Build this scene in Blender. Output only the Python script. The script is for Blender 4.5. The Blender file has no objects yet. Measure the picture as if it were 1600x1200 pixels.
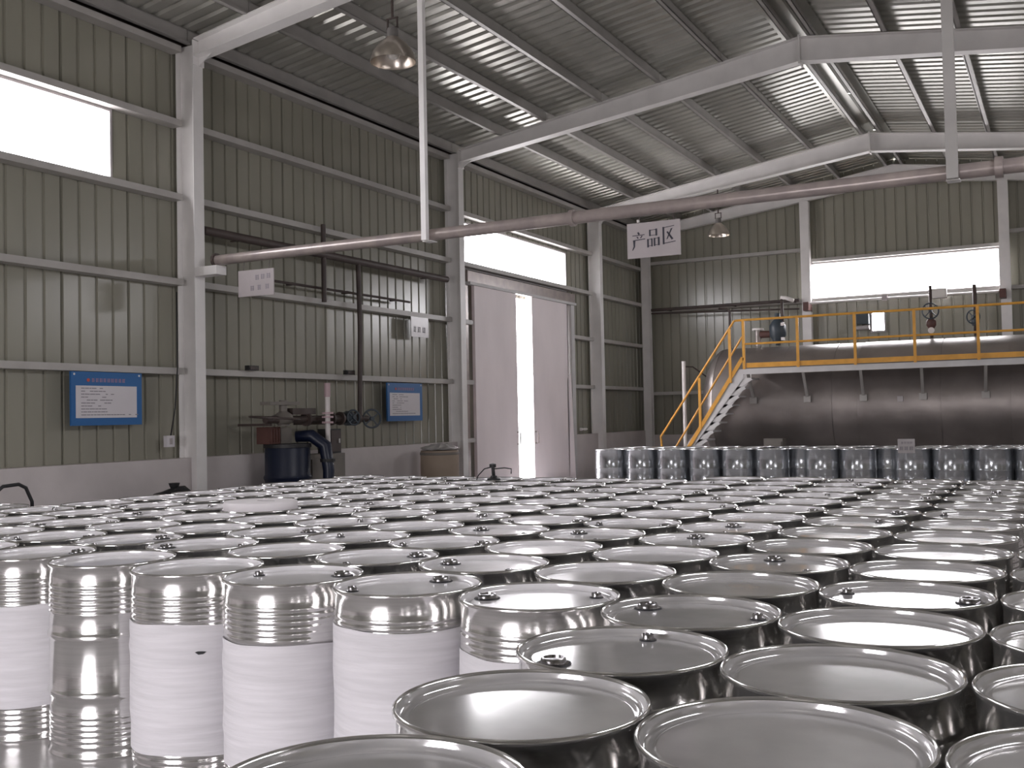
import bpy, bmesh, math, random
from mathutils import Vector, Matrix, noise

rnd = random.Random(7)
PI = math.pi
S = bpy.context.scene
COL = S.collection

# ------------------------------------------------------------------ camera
HC = 1.522
cam_d = bpy.data.cameras.new('camera')
cam = bpy.data.objects.new('camera', cam_d)
COL.objects.link(cam)
RT = Vector((0.88038929, 0.47382747, -0.02005533))
UP = Vector((0.03249198, -0.01807437, 0.99930856))
FW = Vector((-0.47313736, 0.88043219, 0.03130808))
cam.matrix_world = Matrix(((RT.x, UP.x, -FW.x, 0), (RT.y, UP.y, -FW.y, 0), (RT.z, UP.z, -FW.z, HC), (0, 0, 0, 1)))
cam_d.sensor_width = 36
cam_d.lens = 1615.39 / 1600 * 36
cam_d.clip_start = 0.05
cam_d.clip_end = 500
S.camera = cam

# ------------------------------------------------------------------ view, world, daylight through the openings
S.view_settings.view_transform = 'Standard'
S.view_settings.look = 'None'
S.view_settings.gamma = 1
S.view_settings.use_curve_mapping = False
S.view_settings.exposure = 0.0
try:
    S.cycles.max_bounces = 12
    S.cycles.diffuse_bounces = 7
    S.cycles.glossy_bounces = 6
    S.cycles.transparent_max_bounces = 12
    S.cycles.use_denoising = True
except Exception:
    pass

W = bpy.data.worlds.new('overcast_sky')
S.world = W
W.use_nodes = True
wn = W.node_tree.nodes
wl = W.node_tree.links
wn.clear()
w_out = wn.new('ShaderNodeOutputWorld')
w_bg = wn.new('ShaderNodeBackground')
w_tc = wn.new('ShaderNodeTexCoord')
w_sep = wn.new('ShaderNodeSeparateXYZ')
w_rmp = wn.new('ShaderNodeValToRGB')
wl.new(w_tc.outputs['Generated'], w_sep.inputs[0])
w_map = wn.new('ShaderNodeMapRange')
w_map.inputs[1].default_value = -0.06
w_map.inputs[2].default_value = 0.06
wl.new(w_sep.outputs['Z'], w_map.inputs[0])
wl.new(w_map.outputs[0], w_rmp.inputs[0])
w_rmp.color_ramp.elements[0].color = (0.55, 0.52, 0.53, 1)     # pale concrete yard below the horizon
w_rmp.color_ramp.elements[1].color = (1.0, 0.96, 1.0, 1)     # bright overcast sky
wl.new(w_rmp.outputs[0], w_bg.inputs[0])
w_bg.inputs[1].default_value = 22
wl.new(w_bg.outputs[0], w_out.inputs[0])


def portal(name, loc, size, rot):
    l = bpy.data.lights.new(name, 'AREA')
    l.shape = 'RECTANGLE'
    l.size, l.size_y = size
    l.cycles.is_portal = True
    o = bpy.data.objects.new(name, l)
    o.location = loc
    o.rotation_euler = rot
    COL.objects.link(o)


R90 = PI / 2
# area lights shine along local -Z; these face into the hall
portal('daylight_portal', (-9.36, 5.66, 4.62), (0.8, 4.6), (0, -R90, 0))
portal('daylight_portal', (-9.36, 17.65, 4.545), (0.85, 4.2), (0, -R90, 0))
portal('daylight_portal', (-9.36, 17.80, 1.93), (3.8, 1.1), (0, -R90, 0))
portal('daylight_portal', (-3.14, 24.3, 4.48), (3.94, 0.84), (-R90, 0, 0))
portal('daylight_portal', (-3.45, -3.3, 1.4), (2.5, 2.8), (R90, 0, 0))
portal('daylight_portal', (2.86, 17.6, 4.6), (0.6, 2.6), (0, R90, 0))
portal('daylight_portal', (2.86, 5.66, 4.62), (0.8, 4.6), (0, R90, 0))


# ------------------------------------------------------------------ materials
def mat(name, col, rough=0.5, metal=0.0, vary=0.0, scale=4.0, bump=0.0, bscale=60.0, spec=0.5, stretch=(1, 1, 1), col2=None, thr=(0.35, 0.7), emit=None):
    m = bpy.data.materials.new(name)
    m.use_nodes = True
    nt = m.node_tree
    b = nt.nodes['Principled BSDF']
    b.inputs['Base Color'].default_value = (*col, 1)
    b.inputs['Roughness'].default_value = rough
    b.inputs['Metallic'].default_value = metal
    b.inputs['Specular IOR Level'].default_value = spec
    tc = nt.nodes.new('ShaderNodeTexCoord')
    mp = nt.nodes.new('ShaderNodeMapping')
    mp.inputs['Scale'].default_value = stretch
    nt.links.new(tc.outputs['Object'], mp.inputs[0])
    if vary or col2:
        n = nt.nodes.new('ShaderNodeTexNoise')
        n.inputs['Scale'].default_value = scale
        n.inputs['Detail'].default_value = 4
        nt.links.new(mp.outputs[0], n.inputs['Vector'])
        r = nt.nodes.new('ShaderNodeValToRGB')
        r.color_ramp.elements[0].position = thr[0]
        r.color_ramp.elements[1].position = thr[1]
        if col2 is None:
            r.color_ramp.elements[0].color = (*[max(0, c * (1 - vary)) for c in col], 1)
            r.color_ramp.elements[1].color = (*[min(1, c * (1 + vary)) for c in col], 1)
        else:
            r.color_ramp.elements[0].color = (*col, 1)
            r.color_ramp.elements[1].color = (*col2, 1)
        nt.links.new(n.outputs['Fac'], r.inputs[0])
        nt.links.new(r.outputs[0], b.inputs['Base Color'])
    if bump:
        n2 = nt.nodes.new('ShaderNodeTexNoise')
        n2.inputs['Scale'].default_value = bscale
        n2.inputs['Detail'].default_value = 3
        nt.links.new(mp.outputs[0], n2.inputs['Vector'])
        bp = nt.nodes.new('ShaderNodeBump')
        bp.inputs['Strength'].default_value = 1.0
        bp.inputs['Distance'].default_value = bump
        nt.links.new(n2.outputs['Fac'], bp.inputs['Height'])
        nt.links.new(bp.outputs[0], b.inputs['Normal'])
    return m


M_DRUM = mat('galvanised_drum_steel', (0.70, 0.69, 0.68), 0.15, 0.88, vary=0.05, scale=4, bump=0.00016, bscale=4, stretch=(0.3, 0.3, 40))
M_LID = mat('galvanised_lid_steel', (0.74, 0.73, 0.735), 0.12, 0.50, vary=0.07, scale=6, bump=0.0006, bscale=2.2)
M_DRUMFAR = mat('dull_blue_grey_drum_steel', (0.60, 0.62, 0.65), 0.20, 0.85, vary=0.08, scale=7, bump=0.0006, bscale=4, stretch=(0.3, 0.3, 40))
M_LIDBRIGHT = mat('brightened_lid_steel', (0.90, 0.885, 0.905), 0.14, 0.12, vary=0.06, scale=6, bump=0.0008, bscale=2.2)  # paler lid copy, brightness of the left files put into its base colour
M_BUNG = mat('zinc_bung', (0.42, 0.41, 0.42), 0.25, 1.0, vary=0.1)
M_BUNGIN = mat('black_bung_gasket', (0.02, 0.02, 0.025), 0.5)
M_FOAM = mat('white_foam_sleeve', (0.575, 0.56, 0.58), 0.75, 0, vary=0.07, scale=5, stretch=(0.7, 0.7, 9), bump=0.004, bscale=7)
M_FOAMDIRT = mat('brown_smudge', (0.34, 0.27, 0.25), 0.8)
M_CAP = mat('white_foam_cover', (0.92, 0.88, 0.90), 0.7, 0, vary=0.03, bump=0.002, bscale=25)
M_WALL = mat('grey_painted_cladding', (0.305, 0.295, 0.242), 0.24, 0, vary=0.07, scale=1.3, stretch=(1, 1, 0.3), spec=0.6)
M_ROOF = mat('grey_coated_roof_sheet', (0.48, 0.475, 0.43), 0.28, 0.40, vary=0.08, scale=1.6, spec=0.6)
M_STEEL = mat('grey_steel_paint', (0.83, 0.81, 0.80), 0.42, 0, vary=0.06, scale=2.5)
M_PURLIN = mat('galvanised_purlin', (0.40, 0.385, 0.37), 0.4, 0.25, vary=0.08, scale=3)
M_GIRT = mat('pale_girt_paint', (0.47, 0.45, 0.43), 0.4, 0, vary=0.08, scale=3)
M_PLINTH = mat('cream_plaster', (0.62, 0.575, 0.57), 0.85, 0, vary=0.08, scale=1.5, bump=0.004, bscale=9)
M_FLOOR = mat('worn_concrete', (0.40, 0.385, 0.38), 0.22, 0, vary=0.12, scale=0.8, bump=0.002, bscale=14)
M_DOOR = mat('pinkish_white_door_skin', (0.86, 0.78, 0.79), 0.55, 0, vary=0.04, scale=2, stretch=(1, 1, 0.4), bump=0.003, bscale=3)
M_FRAME = mat('window_frame_paint', (0.45, 0.42, 0.42), 0.5)
M_RUST = mat('rusty_beam_paint', (0.30, 0.255, 0.245), 0.30, 0.2, col2=(0.40, 0.34, 0.315), scale=7)
M_YELLOW = mat('orange_yellow_rail_paint', (0.72, 0.36, 0.06), 0.45, 0, vary=0.1, scale=6)
M_DECK = mat('pale_grey_deck_paint', (0.60, 0.585, 0.58), 0.5, 0, vary=0.06)
M_TANK = mat('dull_aluminium_cladding', (0.33, 0.295, 0.28), 0.38, 0.7, vary=0.16, scale=1.6, bump=0.006, bscale=3.5)
M_BLUE = mat('blue_board', (0.02, 0.13, 0.36), 0.4)
M_WHITE = mat('white_board', (0.70, 0.67, 0.70), 0.45, vary=0.02)
M_SIGN = mat('white_painted_plate', (0.44, 0.40, 0.405), 0.25, vary=0.04)
M_INK = mat('black_sign_ink', (0.03, 0.03, 0.045), 0.6)
M_FAINT = mat('grey_faded_ink', (0.26, 0.24, 0.27), 0.6)
M_RED = mat('red_print', (0.55, 0.09, 0.07), 0.5)
M_PINK = mat('pink_print', (0.45, 0.28, 0.38), 0.5)
M_BLACK = mat('black_rubber', (0.02, 0.02, 0.022), 0.5, bump=0.004, bscale=12)
M_DARKBLUE = mat('dark_blue_plastic', (0.006, 0.011, 0.032), 0.4)
M_PIPE = mat('dark_brown_pipe', (0.075, 0.055, 0.05), 0.5, vary=0.2)
M_VALVE = mat('blue_green_valve_paint', (0.045, 0.06, 0.075), 0.4, vary=0.15)
M_VRED = mat('dull_red_valve_paint', (0.11, 0.05, 0.042), 0.55, vary=0.15)
M_BEIGE = mat('beige_fibre_drum', (0.34, 0.27, 0.21), 0.7, vary=0.08)
M_PLASTIC = mat('clear_crumpled_film', (0.45, 0.43, 0.42), 0.25)
M_GREYBOX = mat('grey_beige_machine_paint', (0.20, 0.18, 0.16), 0.5, vary=0.08)
M_LAMP = mat('spun_aluminium_shade', (0.62, 0.56, 0.50), 0.28, 0.9, vary=0.05)
M_LAMPIN = mat('lamp_socket_paint', (0.18, 0.17, 0.165), 0.4)
M_BULB = mat('unlit_frosted_bulb', (0.75, 0.72, 0.68), 0.15)
M_WPIPE = mat('white_pipe', (0.74, 0.70, 0.68), 0.3)
M_PPIPE = mat('pink_pipe_cap', (0.50, 0.36, 0.38), 0.4)

M_GLASS = bpy.data.materials.new('window_glass')
M_GLASS.use_nodes = True
nt = M_GLASS.node_tree
nt.nodes.clear()
g_out = nt.nodes.new('ShaderNodeOutputMaterial')
g_mix = nt.nodes.new('ShaderNodeMixShader')
g_tr = nt.nodes.new('ShaderNodeBsdfTransparent')
g_gl = nt.nodes.new('ShaderNodeBsdfGlossy')
g_gl.inputs['Roughness'].default_value = 0.02
g_mix.inputs[0].default_value = 0.06
g_tr.inputs[0].default_value = (0.96, 0.97, 0.97, 1)
nt.links.new(g_tr.outputs[0], g_mix.inputs[1])
nt.links.new(g_gl.outputs[0], g_mix.inputs[2])
nt.links.new(g_mix.outputs[0], g_out.inputs[0])


# ------------------------------------------------------------------ mesh helpers
class MB:
    def __init__(self):
        self.v, self.f = [], []

    def add(self, vs, fs):
        b = len(self.v)
        self.v += [tuple(p) for p in vs]
        self.f += [tuple(i + b for i in f) for f in fs]
        return self

    def box(self, c, s, rot=None):
        x, y, z = (k / 2 for k in s)
        vs = [Vector(p) for p in ((-x, -y, -z), (x, -y, -z), (x, y, -z), (-x, y, -z), (-x, -y, z), (x, -y, z), (x, y, z), (-x, y, z))]
        if rot is not None:
            vs = [rot @ p for p in vs]
        c = Vector(c)
        return self.add([p + c for p in vs], [(0, 3, 2, 1), (4, 5, 6, 7), (0, 1, 5, 4), (1, 2, 6, 5), (2, 3, 7, 6), (3, 0, 4, 7)])

    def span(self, a, b):
        return self.box([(a[i] + b[i]) / 2 for i in range(3)], [abs(b[i] - a[i]) for i in range(3)])

    def bar(self, a, b, w, h, up=(0, 0, 1)):
        a, b = Vector(a), Vector(b)
        d = b - a
        x = d.normalized()
        y = Vector(up).cross(x)
        if y.length < 1e-5:
            y = Vector((1, 0, 0)).cross(x)
        y.normalize()
        z = x.cross(y)
        return self.box((a + b) / 2, (d.length, w, h), Matrix((x, y, z)).transposed())

    def tube(self, pts, r, n=10, caps=True):
        pts = [Vector(p) for p in pts]
        rs = r if isinstance(r, (list, tuple)) else [r] * len(pts)
        ref = None
        vs = []
        for i, p in enumerate(pts):
            t = (pts[min(i + 1, len(pts) - 1)] - pts[max(i - 1, 0)]).normalized()
            if ref is None:
                ref = Vector((0, 0, 1)) if abs(t.z) < 0.9 else Vector((1, 0, 0))
            u = (ref - t * ref.dot(t)).normalized()
            ref = u
            w = t.cross(u)
            for k in range(n):
                a = 2 * PI * k / n
                vs.append(p + (u * math.cos(a) + w * math.sin(a)) * rs[i])
        fs = []
        for i in range(len(pts) - 1):
            for k in range(n):
                fs.append((i * n + k, i * n + (k + 1) % n, (i + 1) * n + (k + 1) % n, (i + 1) * n + k))
        if caps:
            fs.append(tuple(reversed(range(n))))
            fs.append(tuple(range((len(pts) - 1) * n, len(pts) * n)))
        return self.add(vs, fs)

    def lathe(self, prof, n=32, c=(0, 0, 0), axis='Z', a0=0.0, a1=2 * PI):
        full = abs(a1 - a0 - 2 * PI) < 1e-6
        m = n if full else n + 1
        vs, idx = [], []
        c = Vector(c)
        for (r, z) in prof:
            row = []
            if r < 1e-6:
                q = (0, 0, z)
                row = [len(vs)] * m
                vs.append(q)
            else:
                for k in range(m):
                    a = a0 + (a1 - a0) * k / n
                    row.append(len(vs))
                    vs.append((r * math.cos(a), r * math.sin(a), z))
            idx.append(row)
        fs = []
        for i in range(len(prof) - 1):
            for k in range(n):
                k2 = (k + 1) % m
                q = [idx[i][k], idx[i][k2], idx[i + 1][k2], idx[i + 1][k]]
                o = []
                for t in q:
                    if t not in o:
                        o.append(t)
                if len(o) > 2:
                    fs.append(tuple(o))
        if axis == 'X':
            vs = [(p[2], p[0], p[1]) for p in vs]
        elif axis == 'Y':
            vs = [(p[1], p[2], p[0]) for p in vs]
        return self.add([Vector(p) + c for p in vs], fs)

    def poly(self, pts2, put, depth):
        """a flat outline given counter-clockwise in 2D, placed by put(u, v, w), w from 0 to depth"""
        n = len(pts2)
        vs = [put(u, v, 0) for u, v in pts2] + [put(u, v, depth) for u, v in pts2]
        fs = [tuple(range(n)), tuple(reversed(range(n, 2 * n)))] + [(i, i + n, (i + 1) % n + n, (i + 1) % n) for i in range(n)]
        return self.add(vs, fs)

    def mesh(self, name, m, smooth=False, angle=None):
        me = bpy.data.meshes.new(name)
        me.from_pydata(self.v, [], self.f)
        bm = bmesh.new()
        bm.from_mesh(me)
        bmesh.ops.recalc_face_normals(bm, faces=bm.faces)
        bm.to_mesh(me)
        bm.free()
        me.materials.append(m)
        if smooth:
            me.polygons.foreach_set('use_smooth', [True] * len(me.polygons))
            if angle:
                me.set_sharp_from_angle(angle=math.radians(angle))
        me.update()
        return me

    def build(self, name, m, parent=None, smooth=False, angle=None, loc=None):
        return put_mesh(name, self.mesh(name, m, smooth, angle), parent, loc)


def put_mesh(name, me, parent=None, loc=None, rotz=0):
    o = bpy.data.objects.new(name, me)
    COL.objects.link(o)
    if parent:
        o.parent = parent
    if loc:
        o.location = loc
    o.rotation_euler.z = rotz
    return o


def tag(o, label=None, cat=None, group=None, kind=None):
    for k, v in (('label', label), ('category', cat), ('group', group), ('kind', kind)):
        if v:
            o[k] = v
    return o


def thing(name, loc, label, cat, group=None, rotz=0):
    o = bpy.data.objects.new(name, None)
    o.empty_display_size = 0.1
    o.location = loc
    o.rotation_euler.z = rotz
    COL.objects.link(o)
    return tag(o, label, cat, group)


def struct(mb, name, m, **k):
    return tag(mb.build(name, m, **k), kind='structure')


# ------------------------------------------------------------------ hall dimensions (metres)
XW, XR = -9.30, 2.80            # cladding planes of the long walls
YF, YE = -3.20, 24.15           # front wall behind the camera, end wall
RX = -3.235                     # ridge line
FRAMES = [2.97, 8.97, 15.0, 20.95]


def z_top(x):                   # top of the rafters
    return 6.89 - 0.145 * abs(x - RX)


def z_bot(x):
    return 6.53 - 0.12 * abs(x - RX)


def z_roof(x):
    return z_top(x) + 0.20


# floor
fl = MB().span((-10.2, -4.0, -0.25), (3.7, 25.0, 0.0))
struct(fl, 'floor', M_FLOOR)

# ------------------------------------------------------------------ walls
RIB = 0.22


def profile(s0, s1):
    """cross-section of the ribbed sheet between s0 and s1: (s, depth outwards)"""
    tl = lambda n: ((n * 7919 % 101) / 50.0 - 1.0) * 0.010
    n = math.floor(s0 / RIB) - 1
    pts = [(s0, 0.0)]
    while n * RIB < s1 + RIB:
        c = n * RIB + 0.07
        for ds, d in ((-0.022, 0.1 * tl(n)), (-0.012, 0.022), (0.012, 0.022), (0.022, -0.1 * tl(n + 1))):
            s = c + ds
            if s0 + 1e-4 < s < s1 - 1e-4:
                pts.append((s, d))
        n += 1
    pts.append((s1, 0.0))
    return pts


def cladding(root, put, s_min, s_max, ztop, zlo, holes, width=0.88, name='cladding_panel'):
    """sheets side by side; put(s, depth, z) places a point; holes = (s0, s1, z0, z1)"""
    cuts = []
    s = s_min
    while s < s_max - 1e-6:
        e = min(s + width, s_max)
        cuts.append((s, e))
        s = e
    for (a, b) in cuts:
        ev = sorted({a, b} | {h[k] for h in holes for k in (0, 1) if a < h[k] < b})
        mb = MB()
        tilt = rnd.uniform(-0.004, 0.004)
        for p, q in zip(ev, ev[1:]):
            if q - p < 0.002:
                continue
            mid = (p + q) / 2
            iv = [(zlo, None)]
            for h in sorted(holes, key=lambda h: h[2]):
                if h[0] <= mid <= h[1]:
                    lo, hi = iv.pop()
                    if h[2] > lo:
                        iv.append((lo, h[2]))
                    iv.append((h[3], hi))
            pr = profile(p, q + (0.012 if q == b and b < s_max - 0.01 else 0))
            for lo, hi in iv:
                vs = []
                for (u, d) in pr:
                    dd = d + tilt * (u - a) + 0.004 + (0.004 if u > b else 0)
                    vs.append(put(u, dd, lo))
                    vs.append(put(u, dd, ztop(u) if hi is None else hi))
                mb.add(vs, [(2 * i, 2 * i + 2, 2 * i + 3, 2 * i + 1) for i in range(len(pr) - 1)])
        if mb.v:
            mb.build(name, M_WALL, root)


def girt_bar(root, a, b, axis, m=M_GIRT, h=0.075, d=0.16):
    """C-section rail from a to b; axis is the inward direction of its lips"""
    a, b, ax = Vector(a), Vector(b), Vector(axis)
    mb = MB()
    t = 0.012
    o1, o2 = a, b
    mb.span(tuple(a + ax * d + Vector((0, 0, -h / 2)) - ax * t), tuple(b + ax * d + Vector((0, 0, h / 2))))
    mb.span(tuple(a + Vector((0, 0, h / 2 - t))), tuple(b + ax * (d - t) + Vector((0, 0, h / 2))))
    mb.span(tuple(a + Vector((0, 0, -h / 2))), tuple(b + ax * (d - t) + Vector((0, 0, -h / 2 + t))))
    return mb.build('girt', m, root)


# left wall: plastered plinth with the cladding sheets and girts above it
LW_HOLES = [(3.36, 7.97, 4.235, 5.03), (15.55, 19.78, 4.13, 4.97), (16.9, 18.6, 0, 3.80)]
pl = MB().span((XW - 0.06, YF, 0), (-9.13, 15.2, 1.11)).span((XW - 0.06, 19.82, 0), (-9.13, YE, 1.11))
wall_left = struct(pl, 'wall_left', M_PLINTH)
cladding(wall_left, lambda s, d, z: (XW - d, s, z), YF - 0.05, YE + 0.06, lambda s: 6.06, 0.0, LW_HOLES)
bays = [YF, 2.97, 8.97, 15.0, 20.95, YE - 0.1]
for i in range(5):
    y0, y1 = bays[i] + 0.09, bays[i + 1] - 0.09
    for z in (2.13, 3.18, 4.19, 5.07, 5.96):
        segs = [(y0, y1)]
        if i == 3:
            if z < 3.9:
                segs = [(y0, 15.62), (19.8, y1)]
        for s0, s1 in segs:
            girt_bar(wall_left, (XW, s0, z), (XW, s1, z), (1, 0, 0))
    if i == 3:
        girt_bar(wall_left, (XW, y0, 1.12), (XW, 15.62, 1.12), (1, 0, 0))

# end wall
EW_HOLES = [(-5.11, -1.17, 4.06, 4.90), (-3.80, -3.54, 3.27, 3.68)]
pe = MB().span((XW, YE - 0.17, 0), (XR, YE + 0.06, 1.0))
wall_end = struct(pe, 'wall_end', M_PLINTH)
cladding(wall_end, lambda s, d, z: (s, YE + d, z), XW - 0.06, XR + 0.06, lambda s: z_roof(s) - 0.02, 0.99, EW_HOLES)
ecols = [-9.05, -5.17, -1.07, 2.55]
for i in range(3):
    for z in (2.01, 4.02 if i != 1 else 4.0, 5.21 if i != 1 else 4.945):
        girt_bar(wall_end, (ecols[i] + 0.1, YE, z), (ecols[i + 1] - 0.1, YE, z), (0, -1, 0))

# right wall and front wall (behind the camera)
pr_ = MB()
for a, b in ((YF, YE),):
    pr_.span((2.63, a, 0), (XR + 0.06, b, 1.11))
wall_right = struct(pr_, 'wall_right', M_PLINTH)
cladding(wall_right, lambda s, d, z: (XR + d, s, z), YF - 0.05, YE + 0.06, lambda s: 6.06, 0.0, [(3.36, 7.97, 4.235, 5.03), (16.3, 18.9, 4.3, 4.9)], 1.76)
for i in range(5):
    for z in (2.13, 3.18, 4.19, 5.07, 5.96):
        segs = [(bays[i] + 0.09, bays[i + 1] - 0.09)]
        for s0, s1 in segs:
            girt_bar(wall_right, (XR, s0, z), (XR, s1, z), (-1, 0, 0))
pf = MB().span((XW, YF - 0.06, 0), (-4.72, YF + 0.17, 1.1)).span((-2.18, YF - 0.06, 0), (XR, YF + 0.17, 1.1))
wall_front = struct(pf, 'wall_front', M_PLINTH)
cladding(wall_front, lambda s, d, z: (s, YF - d, z), XW - 0.06, XR + 0.06, lambda s: z_roof(s) - 0.02, 1.09, [(-4.70, -2.20, 0, 2.8)], 1.76)


# windows: frame with one pane
def window(name, c0, c1, normal_axis):
    (x0, y0, z0), (x1, y1, z1) = c0, c1
    mb = MB()
    t = 0.03
    if normal_axis == 'X':
        mb.span((x0, y0, z0), (x1, y1, z0 + t)).span((x0, y0, z1 - t), (x1, y1, z1))
        mb.span((x0, y0, z0 + t), (x1, y0 + t, z1 - t)).span((x0, y1 - t, z0 + t), (x1, y1, z1 - t))
        p = MB().span(((x0 + x1) / 2 - 0.003, y0 + t, z0 + t), ((x0 + x1) / 2 + 0.003, y1 - t, z1 - t))
    else:
        mb.span((x0, y0, z0), (x1, y1, z0 + t)).span((x0, y0, z1 - t), (x1, y1, z1))
        mb.span((x0, y0, z0 + t), (x0 + t, y1, z1 - t)).span((x1 - t, y0, z0 + t), (x1, y1, z1 - t))
        p = MB().span((x0 + t, (y0 + y1) / 2 - 0.003, z0 + t), (x1 - t, (y0 + y1) / 2 + 0.003, z1 - t))
    f = struct(mb, name, M_FRAME)
    p.build('pane', M_GLASS, f)
    return f


window('window_1', (XW - 0.04, 3.36, 4.235), (XW + 0.03, 7.97, 5.03), 'X')
window('window_2', (XW - 0.04, 15.55, 4.13), (XW + 0.03, 19.78, 4.97), 'X')
window('window_3', (-5.11, YE - 0.03, 4.06), (-1.17, YE + 0.04, 4.90), 'Y')
window('window_4', (XR - 0.03, 3.36, 4.235), (XR + 0.04, 7.97, 5.03), 'X')
vent = MB().span((-3.83, YE - 0.05, 3.23), (-3.51, YE + 0.03, 3.27)).span((-3.83, YE - 0.05, 3.68), (-3.51, YE + 0.03, 3.72))
vent.span((-3.83, YE - 0.05, 3.27), (-3.80, YE + 0.03, 3.68)).span((-3.54, YE - 0.05, 3.27), (-3.51, YE + 0.03, 3.68))
struct(vent, 'window_5', M_FRAME)

# double door in the left wall, its leaves a little apart
df = MB()
df.span((XW - 0.02, 15.46, 3.89), (-9.14, 19.9, 4.08))                      # header
df.span((-9.27, 19.64, 0), (-9.20, 19.80, 3.84))                             # right jamb
df.span((-9.27, 15.42, 0), (-9.18, 15.52, 3.84))                             # left jamb
door1 = struct(df, 'door_1', M_RUST)
MB().span((-9.19, 15.46, 3.835), (-9.09, 19.86, 3.885)).build('door_rail', M_DECK, door1)
MB().span((-9.26, 19.64, 0), (-9.115, 19.80, 3.83)).build('jamb', M_DECK, door1)
lf = MB().span((-9.18, 15.64, 0.02), (-9.12, 17.20, 3.83))
lf.build('door_leaf', M_DOOR, door1)
rl = MB().span((-9.18, 17.84, 0.02), (-9.12, 19.44, 3.83))
rl.build('door_leaf', M_DOOR, door1)
# return lip on the hinge side of the right leaf
MB().add([(-9.12, 19.40, 0.02), (-9.04, 19.56, 0.02), (-9.10, 19.60, 0.02), (-9.12, 19.40, 2.3), (-9.12, 19.58, 2.4), (-9.13, 19.60, 2.3)],
         [(0, 1, 4, 3), (1, 2, 5, 4), (0, 2, 1), (3, 4, 5), (0, 3, 5, 2)]).build('door_lip', M_DOOR, door1)
for y in (17.16, 17.90):
    MB().tube([(-9.12, y, 1.0), (-9.06, y, 1.0), (-9.06, y, 1.22), (-9.12, y, 1.22)], 0.012, 8).build('handle', M_PIPE, door1, smooth=True)
dk = MB().span((-4.70, YF - 0.06, 0), (-4.64, YF + 0.06, 2.8)).span((-2.26, YF - 0.06, 0), (-2.20, YF + 0.06, 2.8)).span((-4.64, YF - 0.06, 2.74), (-2.26, YF + 0.06, 2.8))
struct(dk, 'door_2', M_FRAME)
window('window_6', (XR - 0.03, 16.3, 4.3), (XR + 0.04, 18.9, 4.9), 'X')

# ------------------------------------------------------------------ roof
rc = MB()
for k in range(10):
    y0 = YF + k * (YE - YF) / 10 + 0.004
    y1 = YF + (k + 1) * (YE - YF) / 10 - 0.004
    rc.add([(RX - 0.32, y0, z_roof(RX - 0.32) - 0.03), (RX, y0, z_roof(RX) - 0.02), (RX + 0.32, y0, z_roof(RX + 0.32) - 0.03),
            (RX - 0.32, y1, z_roof(RX - 0.32) - 0.03), (RX, y1, z_roof(RX) - 0.02), (RX + 0.32, y1, z_roof(RX + 0.32) - 0.03)],
           [(0, 1, 4, 3), (1, 2, 5, 4)])
ceiling = struct(rc, 'ceiling', M_ROOF)


def roof_sheets(sx):
    xe = XW - 0.25 if sx < 0 else XR + 0.25
    y = YF - 0.1
    while y < YE + 0.1:
        e = min(y + 0.88, YE + 0.15)
        mb = MB()
        pts = []
        s = y
        n = math.floor(y / RIB)
        pts.append((s, 0.0))
        while n * RIB < e:
            c = n * RIB + 0.11
            for ds, d in ((-0.05, 0), (-0.028, 0.035), (0.028, 0.035), (0.05, 0)):
                if y + 0.003 < c + ds < e - 0.003:
                    pts.append((c + ds, d))
            n += 1
        pts.append((e - 0.002, 0.0))
        pts.append((e + 0.05, 0.0012))
        tl = rnd.uniform(-0.0004, 0.0004)
        vs = []
        xs = [RX + sx * 0.02, RX + sx * 3.0, xe]
        for (u, d) in pts:
            for x in xs:
                vs.append((x, u, z_roof(x) + d + tl * (u - y) / 0.88))
        fs = []
        for i in range(len(pts) - 1):
            for k in range(2):
                fs.append((3 * i + k, 3 * i + 3 + k, 3 * i + 4 + k, 3 * i + 1 + k))
        mb.add(vs, fs).build('roof_sheet', M_ROOF, ceiling)
        y = e


roof_sheets(-1)
roof_sheets(1)
for x in [-3.40, -4.41, -5.39, -6.36, -7.35, -8.17, -9.14, -3.07, -2.10, -1.16, -0.19, 0.79, 1.77, 2.66]:
    sgn = -1 if x < RX else 1
    for a, b in zip([YF] + FRAMES, FRAMES + [YE]):
        mb = MB()
        zt, zb = z_roof(x) - 0.005, z_top(x)
        mb.span((x - 0.006, a + 0.004, zb), (x + 0.006, b - 0.004, zt))
        mb.span((x - 0.006, a + 0.004, zb), (x + 0.065, b - 0.004, zb + 0.006))
        mb.span((x - 0.065, a + 0.004, zt - 0.012), (x + 0.006, b - 0.004, zt - 0.006))
        mb.span((x + 0.055, a + 0.004, zb), (x + 0.065, b - 0.004, zb + 0.022))
        mb.build('purlin', M_PURLIN, ceiling)
# eave gutters' inner lips closing the gap above the walls
for x in (XW, XR):
    MB().span((x - 0.02, YF, 6.04), (x + 0.02, YE, z_roof(XW) + 0.04)).build('eave_strip', M_PIPE, ceiling)


for y in (YF - 0.03, YE + 0.03):
    mb = MB()
    for xa, xb in ((XW, RX), (RX, XR)):
        mb.add([(xa, y - 0.01, z_roof(xa) - 0.06), (xb, y - 0.01, z_roof(xb) - 0.06), (xb, y - 0.01, z_roof(xb) + 0.045), (xa, y - 0.01, z_roof(xa) + 0.045),
                (xa, y + 0.01, z_roof(xa) - 0.06), (xb, y + 0.01, z_roof(xb) - 0.06), (xb, y + 0.01, z_roof(xb) + 0.045), (xa, y + 0.01, z_roof(xa) + 0.045)],
               [(0, 1, 2, 3), (7, 6, 5, 4), (0, 4, 5, 1), (2, 6, 7, 3)])
    mb.build('gable_strip', M_ROOF, ceiling)
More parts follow.
